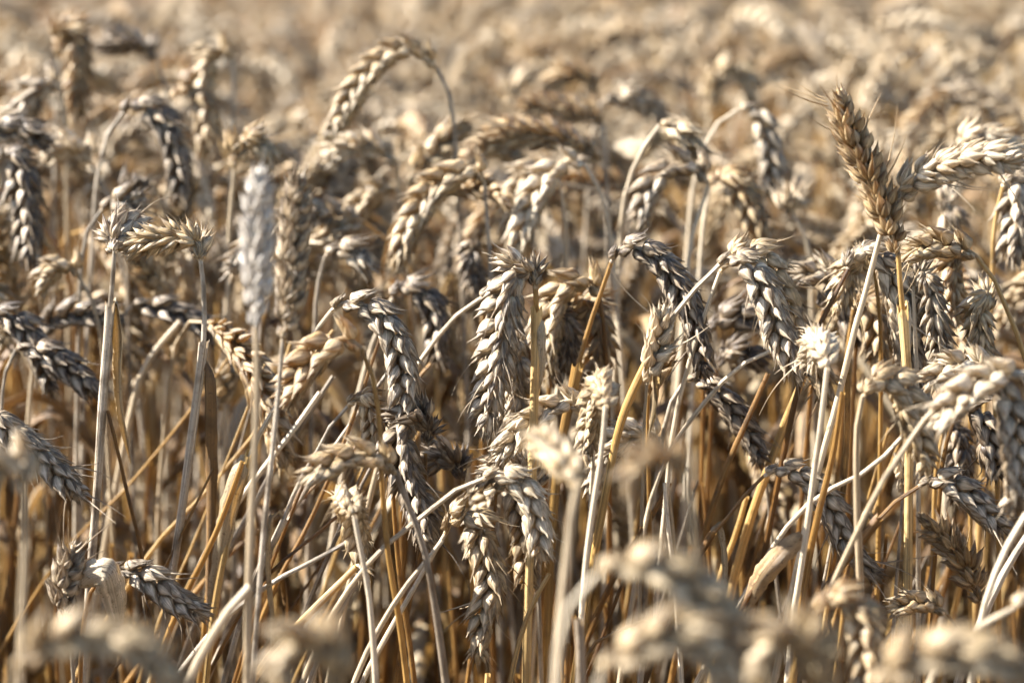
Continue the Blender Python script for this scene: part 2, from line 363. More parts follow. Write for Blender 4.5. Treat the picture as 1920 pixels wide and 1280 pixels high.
        if awns:
            T, B, N = frames(C, b0)
            for k in range(int(awns*1.6)):
                i = random.randrange(30, 88); a = random.uniform(0, 6.28); o_ = B[i]*math.cos(a)+N[i]*math.sin(a); ln = random.uniform(.014, .032)
                t = np.linspace(0, 1, 9)[:, None]; P = C[i] + o_*.005 + (T[i]*.6+o_*.8)*ln*t + (-o_*.3+np.array([0,0,random.uniform(-.5,.3)]))*ln*t**2*.7 - C[0]
                g = G(); T2, B2, N2 = frames(P); tt = np.linspace(0, 1, 9); g.add(*tube(P, .00040*(1-.8*tt), .00040*(1-.8*tt), B2, N2, 5, rnd=.5)); obj('awn', to_mesh('awn', g.data(), [M[m]]), eo)
    return root
# ================================================================== the stalks one can tell apart
# --- left side, sharp pair with the bridging ears
H('left upright stalk of the sharp pair, its pale flared ear bridging to its neighbour', .835, [(215,478),(214,448),(226,425),(252,424),(285,436)], [(215,470),(208,560),(198,660),(190,800),(176,1000),(166,1130),(158,1290)], 'grey','s_grey', 60, dD=.035, sh=632, w=1.15, awns=2)
H('tall upright stalk right of the sharp pair, its brown ear arching left to its neighbour', .835, [(376,490),(374,462),(352,446),(310,446),(262,455),(222,468)], [(376,488),(383,560),(379,680),(362,800),(345,930),(322,1080),(298,1290)], 'straw','s_grey', 85, dD=.01, sh=685, w=1.15, awns=2, leaf=[([(381,676,0),(392,700,-.002),(396,800,.0),(392,980,.005),(388,1180,.01)],.0055)], lm='leafb')
# --- centre
H('stalk with the big grey many-husked ear hanging straight down at the centre', .83, [(1004,540),(1000,508),(968,502),(950,545),(938,610),(928,680),(918,745),(903,820)], [(1004,535),(1006,580),(1004,650),(1001,780),(996,950),(990,1150)], 'grey','s_gold', 80, dD=-.012, sc=1.08, sh=585, w=1.2, tilt=31, awns=7, leaf=[([(1008,590,0),(1016,620,-.003),(1014,700,.0),(1008,760,.004)],.004)])
H('bowing stalk whose two-rowed grey ear curves right then down, left of the big central ear', .835, [(622,582),(648,568),(688,575),(722,605),(745,650),(755,705),(757,760),(775,800)], [(622,582),(588,625),(560,675),(530,740),(500,790),(470,850),(440,950),(412,1080),(392,1220)], 'grey','s_pale', 5, dD=-.01, sc=1.02, sh=860, w=1.0, awns=3, leaf=[([(458,852,0),(450,880,-.004),(428,960,-.004),(404,1090,0),(395,1180,0)],.008)])
H('stalk with a short brown ear curled over just left of the dark knotted ear', .85, [(652,762),(676,745),(694,765),(700,805),(703,840)], [(652,762),(628,785),(598,840),(560,905),(522,1000),(478,1090),(440,1200)], 'gold','s_grey', 40, dD=.0, sc=.85, sh=1000, w=.8)
H('nearly black drooping ear below the two-rowed grey ear, its crown of brown husks on top', .845, [(800,835),(806,800),(785,775),(755,790),(752,850),(768,910),(790,965),(800,1030)], [(798,850),(797,900),(792,1000),(770,1120),(740,1290)], 'dark','s_brown', 75, dD=-.015, sc=1.05, w=.9, tilt=28, awns=4)
H('stalk with a soft pale ear pointing left in front of the black drooping ear', .765, [(742,888),(722,862),(688,852),(640,860),(598,880),(568,905)], [(742,885),(765,945),(790,1010),(808,1090),(822,1180),(838,1300)], 'straw','s_grey', 20, dD=-.01, sc=.98, w=1.3, awns=2)
H('pale ear seen from behind bending away above a straight light stem low left of centre', .765, [(664,968),(650,935),(662,965),(672,1010),(682,1055),(690,1085)], [(664,965),(676,1030),(690,1100),(699,1190),(706,1300)], 'straw','s_pale', 60, dD=.055, sc=.92, w=1.1, arch=.03, tilt=20)
H('stalk running up right to a fat pale ear turning down beside the blurred stem', .80, [(905,898),(940,888),(978,915),(1000,958),(1012,1010),(1022,1050)], [(905,898),(860,915),(790,970),(715,1030),(650,1110),(600,1200)], 'pale','s_pale', 12, dD=.0, sc=1.0, w=1.05)
H('sharp two-rowed ear hanging straight down low at the centre, tip with bent awns', .83, [(835,1000),(855,965),(888,970),(905,1030),(918,1090),(905,1150),(898,1235)], [(835,1000),(800,1060),(760,1130),(715,1210),(670,1300)], 'straw','s_pale', 8, dD=-.005, sc=1.02, w=1.0, awns=6)
H('brown ear hanging behind the low two-rowed ear', .87, [(930,925),(955,905),(975,960),(985,1030),(990,1105)], [(930,925),(925,990),(905,1100),(880,1250)], 'gold','s_brown', 30, dD=.0, w=.9, sc=.98)
H('greyish crown of husks arching up behind the fat pale ear', .87, [(1000,930),(1005,890),(965,868),(925,878),(890,905)], [(1000,930),(1005,1000),(1010,1120),(1015,1280)], 'grey','s_grey', 70, sc=.95, w=.9, awns=2)
H('pale ear lying leftward under the tip of the big central ear', .86, [(1100,762),(1066,752),(1028,768),(990,795),(955,830),(930,868)], [(1100,762),(1112,830),(1108,930),(1098,1080)], 'pale','s_pale', 15, dD=-.01, w=.9, awns=5)
H('rounded ear seen from behind on top of a smooth upright stem right of centre', .755, [(1136,765),(1130,722),(1118,742),(1110,790),(1100,840),(1094,875)], [(1136,760),(1128,850),(1112,950),(1096,1080),(1084,1300)], 'straw','s_pale', 55, dD=.055, sc=.88, w=1.05, arch=.025, tilt=20)
H('pale ear crest rising behind the blurred curl right of centre', .88, [(1240,835),(1222,812),(1185,812),(1145,838),(1120,880),(1108,930)], [(1240,835),(1250,900),(1262,1000),(1268,1100)], 'pale','s_pale', 50, w=.9, awns=3)
H('stalk with the long charcoal ear arching right and down from a leaning golden stem', .86, [(1146,492),(1168,465),(1212,472),(1252,508),(1285,560),(1306,620),(1318,680),(1322,705)], [(1146,492),(1128,545),(1102,620),(1078,710),(1058,800),(1040,920),(1030,1100)], 'dark','s_gold', 10, dD=-.01, sc=1.0, w=1.05, sh=700, awns=3)
H('short silvery upright ear right of the charcoal arch, on a thin stem', .845, [(1213,720),(1220,690),(1230,655),(1236,615),(1238,572)], [(1213,718),(1208,790),(1205,900),(1200,1100)], 'pale','s_pale', 15, w=.75, sc=.92, awns=2)
H('lower brown stalk head under the silvery upright ear', .86, [(1216,740),(1226,715),(1242,680),(1254,650)], [(1216,740),(1214,790),(1216,900),(1220,1050)], 'gold','s_gold', 0, w=.8, sc=.8)
H('leaning stalk whose grey two-rowed ear arches over and hangs right of the charcoal one', .835, [(1345,500),(1372,484),(1408,505),(1436,555),(1455,610),(1478,665),(1500,715)], [(1345,500),(1312,532),(1272,580),(1228,645),(1192,718),(1165,790),(1140,900)], 'grey','s_pale', 8, dD=-.01, sc=1.04, w=1.1, sh=640, awns=3)
H('second stalk close beside it whose ear hangs just behind the grey two-rowed ear', .85, [(1350,510),(1385,474),(1428,482),(1462,530),(1485,590),(1500,650)], [(1350,510),(1325,580),(1295,670),(1265,790),(1250,920)], 'straw','s_pale', 30, dD=.012, sc=.98, w=.95, awns=5)
H('thin stalk curving up right, its brown ear tucked under the pale round head', .855, [(1446,658),(1480,655),(1512,668),(1536,702),(1548,760)], [(1446,658),(1400,678),(1350,720),(1305,775),(1262,835),(1225,920),(1200,1040)], 'gold','s_pale', 20, w=.95, sc=.95, awns=3)
H('dark ear sagging to lower right below the thin curving stalk', .88, [(1285,712),(1318,715),(1358,752),(1392,795),(1418,845),(1428,868)], [(1285,712),(1262,745),(1240,830),(1225,960)], 'dark','s_grey', 5, w=.9, sc=1.0, awns=3)
H('round pale head seen end-on above a smooth lavender-grey stem', .765, [(1551,695),(1545,655),(1532,640),(1528,660),(1518,690)], [(1551,690),(1540,790),(1522,920),(1506,1040),(1490,1140),(1475,1300)], 'pale','s_pale', 40, dD=.06, sc=.90, w=1.1, tilt=20, awns=2)
H('tall upright brown ear leaning left high at right, with long awns at its tip', .81, [(1684,478),(1672,430),(1650,370),(1622,305),(1592,238),(1566,172)], [(1684,475),(1690,560),(1700,650),(1704,760),(1704,900),(1702,1060),(1700,1290)], 'gold','s_gold', 35, dD=.0, sc=1.0, w=1.2, sh=590, tilt=20, awns=6)
H('pale ear pointing right like a branch beside the tall brown ear', .81, [(1684,392),(1700,352),(1742,325),(1796,306),(1850,296),(1915,300)], [(1684,392),(1655,430),(1628,530),(1602,620),(1588,680),(1560,790),(1530,900)], 'pale','s_pale', 12, dD=-.02, sc=1.05, w=1.15, awns=5)
H('stalk arcing from the right edge, its straw ear lying level leftward behind the brown one', .84, [(1832,482),(1800,462),(1762,458),(1722,468),(1688,488)], [(1832,482),(1862,520),(1888,580),(1912,640),(1935,720),(1950,850)], 'straw','s_gold', 10, dD=.0, w=1.05, awns=3)
H('long grey ear hanging down behind the golden stem of the tall brown ear', .85, [(1590,505),(1600,478),(1640,478),(1672,520),(1690,580),(1702,645),(1718,720),(1735,790)], [(1590,505),(1562,560),(1535,615),(1505,700),(1480,800)], 'grey','s_brown', 25, dD=.01, w=1.1, sc=1.1, awns=3)
H('short straw ear drooping left beside the long hanging grey ear', .87, [(1640,505),(1615,485),(1590,505),(1578,550),(1570,590)], [(1640,505),(1650,600),(1652,700),(1650,860)], 'straw','s_gold', 50, w=.9, sc=.92, awns=4)
H('silver ear facing us with fanned husks, hanging right of the long grey ear', .85, [(1712,540),(1728,512),(1742,545),(1752,600),(1762,650),(1768,690)], [(1712,540),(1716,620),(1720,760),(1722,900)], 'grey','s_pale', 85, w=.9, sc=.98, tilt=28)
H('golden brown ear hanging under the level straw ear', .89, [(1800,510),(1795,475),(1778,500),(1782,560),(1775,620)], [(1800,510),(1812,580),(1818,700),(1820,850)], 'gold','s_gold', 30, w=.9, sc=.95, awns=3)
H('stubby straw ear hanging face-on near the right edge with stacked fans', .85, [(1852,582),(1850,548),(1838,565),(1836,615),(1838,670),(1842,720)], [(1852,582),(1858,660),(1866,780),(1870,900)], 'straw','s_gold', 88, w=.9, sc=1.0, tilt=28)
H('pale ear lying across below the silver and stubby ears', .80, [(1862,702),(1832,682),(1792,686),(1760,706),(1738,735)], [(1862,702),(1900,700),(1950,760),(1970,900)], 'pale','s_pale', 25, w=1.0, sc=1.0, awns=2)
H('soft pale ear reaching in from the right edge, drooping left', .72, [(1925,700),(1880,700),(1830,722),(1785,760),(1755,805)], [(1925,700),(1965,730),(1985,800),(2000,950)], 'pale','s_pale', 10, sc=.98, w=1.0, awns=1)
H('big slate-grey ear hanging along the right edge', .725, [(1838,705),(1862,705),(1892,760),(1905,830),(1908,900),(1900,965)], [(1838,705),(1790,735),(1735,785),(1690,850),(1640,930)], 'grey','s_pale', 10, sc=1.0, w=1.0)
H('dark ear hanging in the shade behind the big slate-grey ear', .85, [(1790,780),(1820,755),(1845,790),(1862,850),(1868,900)], [(1790,780),(1770,850),(1760,960)], 'dark','s_brown', 10, sc=1.0, w=.9, awns=4)
H('black drooping ear in deep shade right of the pale bowed head', .90, [(1770,800),(1785,790),(1797,840),(1798,900),(1796,950)], [(1770,800),(1755,880),(1750,1000)], 'dark','s_gold', 60, sc=.95, w=.9)
H('stalk with a sharply bowed head, straw ear falling right from a bluish white stem', .755, [(1618,745),(1642,712),(1680,718),(1708,760),(1722,815),(1738,880)], [(1618,742),(1608,790),(1606,880),(1608,980),(1612,1070),(1618,1290)], 'straw','s_pale', 35, dD=.02, sc=1.0, w=1.2, awns=2)
H('small pale bulb-like ear left of the thick golden stem', .85, [(1692,925),(1694,900),(1700,872),(1705,845)], [(1692,925),(1688,1000),(1680,1100),(1672,1250)], 'pale','s_grey', 0, sc=.85, w=.7)
H('neat two-rowed grey ear lying down to the right near the right edge', .83, [(1722,912),(1752,898),(1790,910),(1825,938),(1858,968),(1895,1000)], [(1722,912),(1690,930),(1655,965),(1622,1000),(1590,1040),(1540,1120)], 'grey','s_brown', 5, sc=.95, w=.9, awns=4, sh=980)
H('golden brown ear leaning up left from its stem low at right', .86, [(1840,1128),(1822,1080),(1792,1030),(1758,990),(1728,965)], [(1840,1128),(1845,1180),(1840,1260),(1830,1350)], 'gold','s_gold', 70, sc=1.12, w=.95, tilt=30, awns=2)
H('thin dark stalk rising right to a grey ear that trails down behind the pale stems', .84, [(1432,892),(1468,878),(1508,896),(1545,935),(1572,985),(1600,1035),(1650,1085)], [(1432,892),(1395,930),(1352,985),(1318,1020),(1285,1075),(1245,1170)], 'grey','s_brown', 8, sc=.95, w=.85, awns=6, sh=1020)
H('small ear nodding left at the foot of the golden stem low right', .82, [(1775,1150),(1745,1130),(1705,1132),(1668,1148)], [(1775,1150),(1798,1178),(1815,1215),(1830,1290)], 'straw','s_brown', 20, sc=.85, w=.7)
# --- left, sharp
H('charcoal and white ear entering at the left edge, pointing down right', .825, [(-45,760),(0,795),(45,830),(88,865),(122,900),(155,935)], [(-45,760),(-80,800),(-110,900),(-120,1050)], 'grey','s_grey', 8, sc=1.0, w=1.0, awns=5)
H('small silver ear standing upright low at left beside a folded leaf', .81, [(128,1170),(122,1120),(128,1070),(138,1020)], [(128,1170),(135,1230),(140,1320)], 'grey','s_grey', 30, sc=.95, w=.9, awns=4, leaf=[([(148,1098,0),(172,1078,-.004),(200,1074,-.006),(214,1110,-.003),(222,1150,.0),(232,1198,.004)],.0125)])
H('grey two-rowed ear lying down to the right beside the folded leaf low at left', .815, [(196,1072),(232,1066),(272,1082),(312,1112),(350,1135),(392,1155)], [(196,1072),(170,1110),(155,1190),(150,1300)], 'grey','s_brown', 5, sc=.98, w=.9, awns=4)
H('brown blurred ear slanting to lower left in front of the leaning stalks', .775, [(678,655),(650,635),(612,648),(575,685),(545,725),(522,760)], [(678,655),(700,710),(712,800),(716,900),(728,1040),(748,1160),(765,1300)], 'gold','s_gold', 15, sc=1.08, w=1.0, awns=1)
H('dark grey ear sagging right at the left edge, upper of two', .93, [(-40,590),(10,590),(50,625),(82,680),(100,740)], [(-40,590),(-80,640),(-100,800)], 'dark','s_grey', 20, w=.9, sc=1.05)
H('blackish ear lying to the right above the charcoal and white one at left', .92, [(30,655),(70,655),(115,680),(152,710),(188,745)], [(30,655),(10,700),(0,850),(-5,1000)], 'dark','s_grey', 10, w=.9, sc=1.05)
H('dark arched ear behind the left stem of the sharp pair', .99, [(70,640),(90,608),(130,590),(180,588),(232,600)], [(70,640),(60,700),(50,850),(45,1000)], 'dark','s_pale', 10, w=1.0, sc=1.05)
H('near-black arched ear behind the right stem of the sharp pair', .99, [(248,572),(290,575),(335,588),(375,610),(400,645)], [(248,572),(215,620),(200,760),(195,950)], 'dark','s_grey', 10, w=1.0, sc=1.08)
H('small straw ear nodding left beneath the shaded columns at left', .96, [(148,520),(135,495),(110,498),(85,520),(72,550)], [(148,520),(172,560),(190,640),(200,800)], 'straw','s_pale', 20, w=.9, sc=.9)
# --- foreground, strongly blurred
H('big white blurred upright ear standing left of centre on a straight pale stem', .68, [(480,615),(484,540),(484,460),(482,390),(490,320)], [(480,612),(482,700),(478,850),(470,1000),(466,1150),(464,1300)], 'white','s_pale', 60, sc=.80, w=1.2, tilt=22, hi=True)
H('blurred greyish ear standing close behind the big white upright one', .74, [(530,640),(545,560),(548,470),(556,380),(562,330)], [(530,640),(520,760),(505,900),(490,1050)], 'grey','s_grey', 40, sc=.9, w=.9, hi=False)
H('pale blurred head leaning left on a thick blurred stem in front of the centre', .62, [(1085,905),(1062,872),(1030,840),(1000,812)], [(1085,900),(1072,960),(1062,1050),(1050,1160),(1040,1300)], 'straw','s_pale', 20, sc=.92, w=1.3, dD=.03, hi=False)
H('small blurred curl of ear with a bright white bend right of centre', .55, [(1284,888),(1266,858),(1226,852),(1190,878),(1178,925)], [(1284,888),(1300,1000),(1315,1100),(1330,1300)], 'gold','s_pale', 30, sc=.62, w=.9, hi=False)
H('large blurred ear arching right across the bottom, left of the lower right corner group', 0.53, [(1120,1075),(1175,1055),(1240,1062),(1310,1110),(1365,1180),(1410,1290)], [(1120,1075),(1080,1110),(1050,1200),(1040,1350)], 'straw','s_pale', 15, sc=1.02, w=.9, hi=False)
H('blurred pale ear arching low beneath the large blurred arching one', 0.51, [(1128,1262),(1185,1215),(1250,1190),(1320,1215),(1375,1300)], [(1128,1262),(1105,1330),(1095,1420)], 'straw','s_pale', 10, sc=0.91, w=.8, hi=False)
H('blurred knobbly ear at the bottom between the arching ear and the golden one', 0.53, [(1540,1330),(1530,1230),(1500,1185),(1450,1190),(1430,1290)], [(1540,1330),(1545,1400),(1550,1500)], 'straw','s_pale', 40, sc=1.00, w=.8, hi=False)
H('golden blurred ear hanging at the bottom under the foot of the pale stems', .68, [(1530,1150),(1560,1118),(1600,1130),(1622,1190),(1625,1250),(1615,1320)], [(1530,1150),(1500,1200),(1480,1300)], 'gold','s_gold', 40, sc=.98, w=.9, hi=False)
H('blurred pale ear lying along the bottom edge at lower right', 0.52, [(1640,1300),(1700,1240),(1775,1222),(1850,1230),(1930,1270)], [(1640,1300),(1600,1380),(1590,1500)], 'straw','s_pale', 10, sc=1.00, w=.8, hi=False)
H('smooth stalk curving up to a small head at the right edge near the bottom', .66, [(1900,1140),(1925,1120),(1960,1140),(1980,1190)], [(1900,1140),(1860,1158),(1810,1195),(1768,1240),(1730,1310)], 'pale','s_pale', 20, sc=.8, w=1.1, hi=False)
H('thick pale stalk rising to the right edge in front of the neat two-rowed ear', .72, [(2010,880),(2040,850),(2070,860),(2090,920)], [(2010,880),(1965,915),(1910,985),(1870,1065),(1845,1140),(1818,1300)], 'pale','s_pale', 20, sc=.8, w=1.15, hi=False)
H('blurred pale ear arching along the bottom left edge', 0.51, [(30,1262),(85,1205),(150,1190),(225,1200),(290,1240),(340,1300)], [(30,1262),(5,1330),(0,1430)], 'straw','s_pale', 15, sc=0.91, w=.8, hi=False)
H('blurred white head at the bottom edge left of centre', 0.53, [(640,1300),(618,1225),(585,1190),(545,1215),(528,1290)], [(640,1300),(650,1360),(655,1450)], 'straw','s_pale', 40, sc=0.98, w=.8, hi=False)
H('blurred pale stalk with its drooping head at the left edge near the bottom', .60, [(45,930),(38,880),(15,850),(-15,880),(-30,940)], [(45,930),(48,1010),(42,1120),(38,1300)], 'pale','s_pale', 30, sc=.85, w=1.1, hi=False)
# --- behind, softly blurred
MID = [
 ('white-topped drooping ear with a thin looping stem high left of centre', 1.04, [(820,130),(795,98),(752,92),(705,120),(665,170),(640,215),(612,262)], [(820,130),(840,170),(852,240),(856,310),(862,420)], 'straw','s_grey',10,.98),
 ('straw ear falling left from a hooked stem above the big central ear', .98, [(908,345),(898,318),(860,322),(815,352),(775,410),(752,460),(735,500)], [(908,345),(914,420),(920,500),(925,640)], 'straw','s_grey',10,1.08),
 ('bright two-rowed ear sweeping down left from a thin hooked stem, right one of a pair', 1.0, [(1098,312),(1072,300),(1035,322),(1005,365),(985,420),(966,478)], [(1098,312),(1122,350),(1140,410),(1150,500)], 'pale','s_pale',8,1.08),
 ('bright ear hanging close left of the bright two-rowed one, left one of the pair', 1.03, [(1050,340),(1015,318),(985,335),(965,385),(952,440)], [(1050,340),(1060,420),(1062,540)], 'pale','s_pale',8,1.05),
 ('long arched ear with golden underside above the bright pair', 1.06, [(1128,300),(1085,272),(1020,250),(955,250),(900,272),(868,300)], [(1128,300),(1140,360),(1142,480)], 'gold','s_grey',60,1.15),
 ('golden brown ear arching level above the long arched ear', 1.16, [(1130,230),(1112,212),(1060,206),(1010,196),(970,190)], [(1130,230),(1138,300),(1140,400)], 'gold','s_grey',60,1.15),
 ('grey ear running down right from the level golden brown one', 1.2, [(1130,190),(1165,180),(1210,195),(1245,230)], [(1130,190),(1112,240),(1105,330)], 'grey','s_grey',60,1.1),
 ('small orange-brown curl of ear high at the centre', 1.3, [(1118,178),(1105,148),(1070,136),(1035,158),(1020,185)], [(1118,178),(1125,250),(1130,350)], 'gold','s_grey',60,1.1),
 ('ear hooked over a bright thin stem, with a pale leaf remnant lower down', 1.0, [(1236,235),(1262,238),(1285,262),(1305,300)], [(1236,235),(1208,275),(1182,330),(1168,390),(1160,520)], 'straw','s_pale',15,1.0),
 ('grey and white ear hanging down left from a stem above the charcoal arch', .985, [(1328,345),(1312,315),(1270,308),(1232,335),(1208,380),(1196,430)], [(1328,345),(1312,400),(1296,450),(1285,560)], 'grey','s_pale',10,1.08),
 ('golden ear sloping down right, between the grey and white one and the bent pale stem', 1.03, [(1330,350),(1352,328),(1385,352),(1410,400),(1432,460)], [(1330,350),(1318,430),(1310,540)], 'gold','s_pale',40,1.15),
 ('pale ear behind a long arching stem above the bent pale stem', 1.07, [(1385,205),(1412,205),(1435,250),(1445,310),(1448,370)], [(1385,205),(1345,232),(1318,285),(1302,340),(1290,450)], 'grey','s_pale',20,1.08),
 ('small white head on a bent pale stem right of the golden sloping ear', 1.05, [(1488,405),(1482,380),(1490,378),(1478,400)], [(1488,405),(1505,430),(1518,480),(1522,580)], 'pale','s_pale',40,1.0),
 ('grey ear hanging at the right edge above the stubby straw ear', .93, [(1880,350),(1895,330),(1905,380),(1902,440),(1895,500)], [(1880,350),(1865,420),(1860,520)], 'grey','s_gold',40,1.05),
 ('pale crested ear behind the pale ear pointing right', 1.0, [(1795,300),(1805,265),(1840,258),(1880,275),(1915,315)], [(1795,300),(1790,380),(1788,480)], 'pale','s_pale',30,1.05),
 ('pale ear hanging blurred beneath the pale ear pointing right', 1.0, [(1770,400),(1775,378),(1785,410),(1782,450)], [(1770,400),(1768,480),(1770,560)], 'grey','s_pale',80,1.05),
 ('grey blurred ear low behind the bowing two-rowed one, above the leaning stalk', .96, [(735,560),(752,540),(785,545),(810,580),(820,640),(822,690)], [(735,560),(700,640),(672,740),(650,840)], 'dark','s_pale',30,1.0),
 ('thin pale stalk rising right to a hidden head behind the big central ear', .87, [(900,560),(918,548),(938,545),(960,556)], [(900,560),(868,580),(828,622),(786,680),(752,740),(715,850)], 'grey','s_pale',15,.8),
 ('straw ear drooping left just right of the big central ear', .90, [(1125,560),(1112,530),(1080,525),(1048,550),(1030,600),(1024,660),(1028,710)], [(1125,560),(1135,640),(1140,760),(1142,900)], 'straw','s_brown',20,1.05),
 ('brown ear hanging beneath the straw one right of the big central ear', .92, [(1068,620),(1085,560),(1110,570),(1122,620),(1118,680),(1105,730)], [(1068,620),(1050,700),(1035,820)], 'gold','s_pale',50,1.05),
 ('dim brown ear hanging behind the central stem sheath', .91, [(1040,610),(1030,580),(1052,585),(1062,650),(1048,720)], [(1040,610),(1030,720),(1025,860)], 'dark','s_brown',50,.95),
 ('shaded ear hanging tight against the right side of the big central ear', .88, [(985,640),(975,618),(968,650),(972,710),(966,765),(950,800)], [(985,640),(1010,720),(1020,900)], 'grey','s_brown',40,.98),
 ('small dark ear between the hooked stem and the big central ear', 1.0, [(900,470),(892,455),(885,480),(893,530),(895,560)], [(900,470),(905,560),(905,660)], 'dark','s_brown',60,1.0),
 ('dark ear with glossy white husks behind the black drooping ear', .885, [(868,900),(860,868),(830,855),(800,872),(782,900)], [(868,900),(880,980),(885,1080)], 'dark','s_gold',70,1.0),
 ('straw ear arching left above the bright pair, level with the white-topped ear foot', 1.07, [(745,310),(720,285),(680,270),(640,278),(605,300)], [(745,310),(752,400),(755,500)], 'pale','s_pale',60,1.05),
 ('pale diagonal ear rising right between two arched ears', 1.08, [(770,350),(790,310),(820,275),(850,245),(875,225)], [(770,350),(755,420),(745,520)], 'straw','s_pale',20,1.08),
 ('faded ear sloping down left of the hooked straw ear', 1.08, [(740,350),(712,352),(680,385),(655,420),(635,455)], [(740,350),(760,420),(770,520)], 'straw','s_pale',20,1.08),
 ('dark ear level behind the grey hanging pair right of centre', .95, [(1330,625),(1350,600),(1385,590),(1420,600),(1440,620)], [(1330,625),(1320,700),(1318,800)], 'dark','s_brown',20,1.05),
 ('dim grey ear below the level dark one, right of the charcoal arch', .95, [(1345,690),(1365,660),(1400,665),(1425,700)], [(1345,690),(1335,760),(1330,860)], 'dark','s_brown',50,1.0),
 ('dark grey ear lying left toward the grey hanging pair, below the bent pale stem', .92, [(1600,560),(1580,525),(1550,512),(1515,515),(1485,528)], [(1600,560),(1605,640),(1600,740)], 'grey','s_brown',20,1.0),
 ('dim blue-grey ear hanging between the round pale head and the grey hanging pair', .92, [(1545,580),(1552,552),(1580,565),(1600,610),(1612,650)], [(1545,580),(1530,640),(1520,740)], 'dark','s_brown',20,1.05),
 ('brown ear hanging in the shade left of the long hanging grey ear', .91, [(1600,580),(1610,560),(1632,575),(1645,630),(1650,690)], [(1600,580),(1590,650),(1580,760)], 'gold','s_brown',40,1.0),
 ('dark column of ear at the left edge below the dark level one', 1.0, [(-5,310),(15,285),(35,310),(45,370),(52,430),(55,500)], [(-5,310),(-20,400),(-25,520)], 'dark','s_grey',30,1.1),
 ('dark level ear at the left edge near the top', 1.02, [(-40,290),(-20,250),(20,243),(60,250),(95,270)], [(-40,290),(-60,400),(-65,520)], 'dark','s_grey',30,1.1),
 ('bright nodding ear with a thin grey stem, right of the dark column at left', 1.06, [(172,310),(160,278),(130,270),(100,285),(85,305)], [(172,310),(190,345),(212,385),(225,470)], 'pale','s_grey',30,1.0),
 ('white-capped brown ear hanging straight down high at left', 1.16, [(112,110),(118,55),(140,55),(148,110),(145,180),(142,240)], [(112,110),(108,160),(104,260)], 'gold','s_grey',70,1.2),
 ('grey ear drooping left below the white-capped brown one', 1.1, [(115,170),(95,150),(70,165),(48,205),(38,245)], [(115,170),(125,260),(125,360)], 'grey','s_pale',30,1.1),
 ('dark arched ear high at left, right of the white-capped one', 1.22, [(295,115),(280,88),(245,78),(210,78),(178,88)], [(295,115),(312,170),(330,260)], 'dark','s_grey',40,1.15),
 ('long dark grey ear arching right and hanging, above the sharp pair', 1.04, [(228,215),(252,195),(290,215),(318,260),(335,320),(342,390)], [(228,215),(205,245),(185,320),(175,430)], 'dark','s_grey',20,1.1),
 ('grey ear reaching right from a bent blue-grey stem behind the sharp pair', .98, [(190,395),(215,378),(245,375),(275,372)], [(190,395),(165,430),(152,500),(148,600)], 'grey','s_grey',20,1.0),
 ('small grey ear with a shining tip above the bent blue-grey stem', 1.03, [(232,380),(240,355),(258,345),(275,358)], [(232,380),(238,460),(240,560)], 'dark','s_grey',40,1.0),
 ('white-capped ear beside a long straight vertical stem high left', 1.16, [(437,112),(425,92),(395,98),(382,140),(384,200),(392,250)], [(437,110),(438,180),(436,260),(433,360),(428,480)], 'straw','s_grey',30,1.15),
 ('pale ear drooping right, left of the white-capped straight-stemmed one', 1.14, [(325,190),(345,160),(370,175),(385,230),(385,290)], [(325,190),(318,260),(315,360)], 'gold','s_pale',30,1.1),
 ('straw ear curling over just above the big white upright ear', 1.02, [(440,320),(452,270),(478,262),(500,290),(508,330)], [(440,320),(432,400),(428,500)], 'straw','s_pale',40,1.0),
 ('small straw ear leaning right in the shade between the two sharp groups', .99, [(415,770),(422,715),(440,695),(465,705)], [(415,770),(405,850),(400,950)], 'straw','s_pale',30,.9),
 ('dim ear hanging behind the brown slanting ear', .97, [(610,480),(640,465),(668,480),(680,520)], [(610,480),(595,540),(590,640)], 'grey','s_grey',30,1.0),
 ('pale small cluster of husks high right of the centre', 1.3, [(960,200),(958,165),(975,150),(1000,155)], [(960,200),(950,250),(945,330)], 'pale','s_pale',50,1.0),
 ('hooked faded ear high right, left of the tall brown ear', 1.35, [(1330,215),(1340,150),(1370,125),(1400,145),(1412,190)], [(1330,215),(1325,260),(1322,330)], 'straw','s_pale',30,1.1),
 ('faded grey ear hooked over near the top right', 1.4, [(1780,205),(1790,180),(1820,178),(1848,205),(1860,240)], [(1780,205),(1772,260),(1770,330)], 'grey','s_grey',30,1.1),
]
for (lb, D, ear, st, m, sm, roll, sc) in MID:
    H(lb, D, ear, st, m, sm, roll, sc=sc*1.1, w=1.05, hi=False)
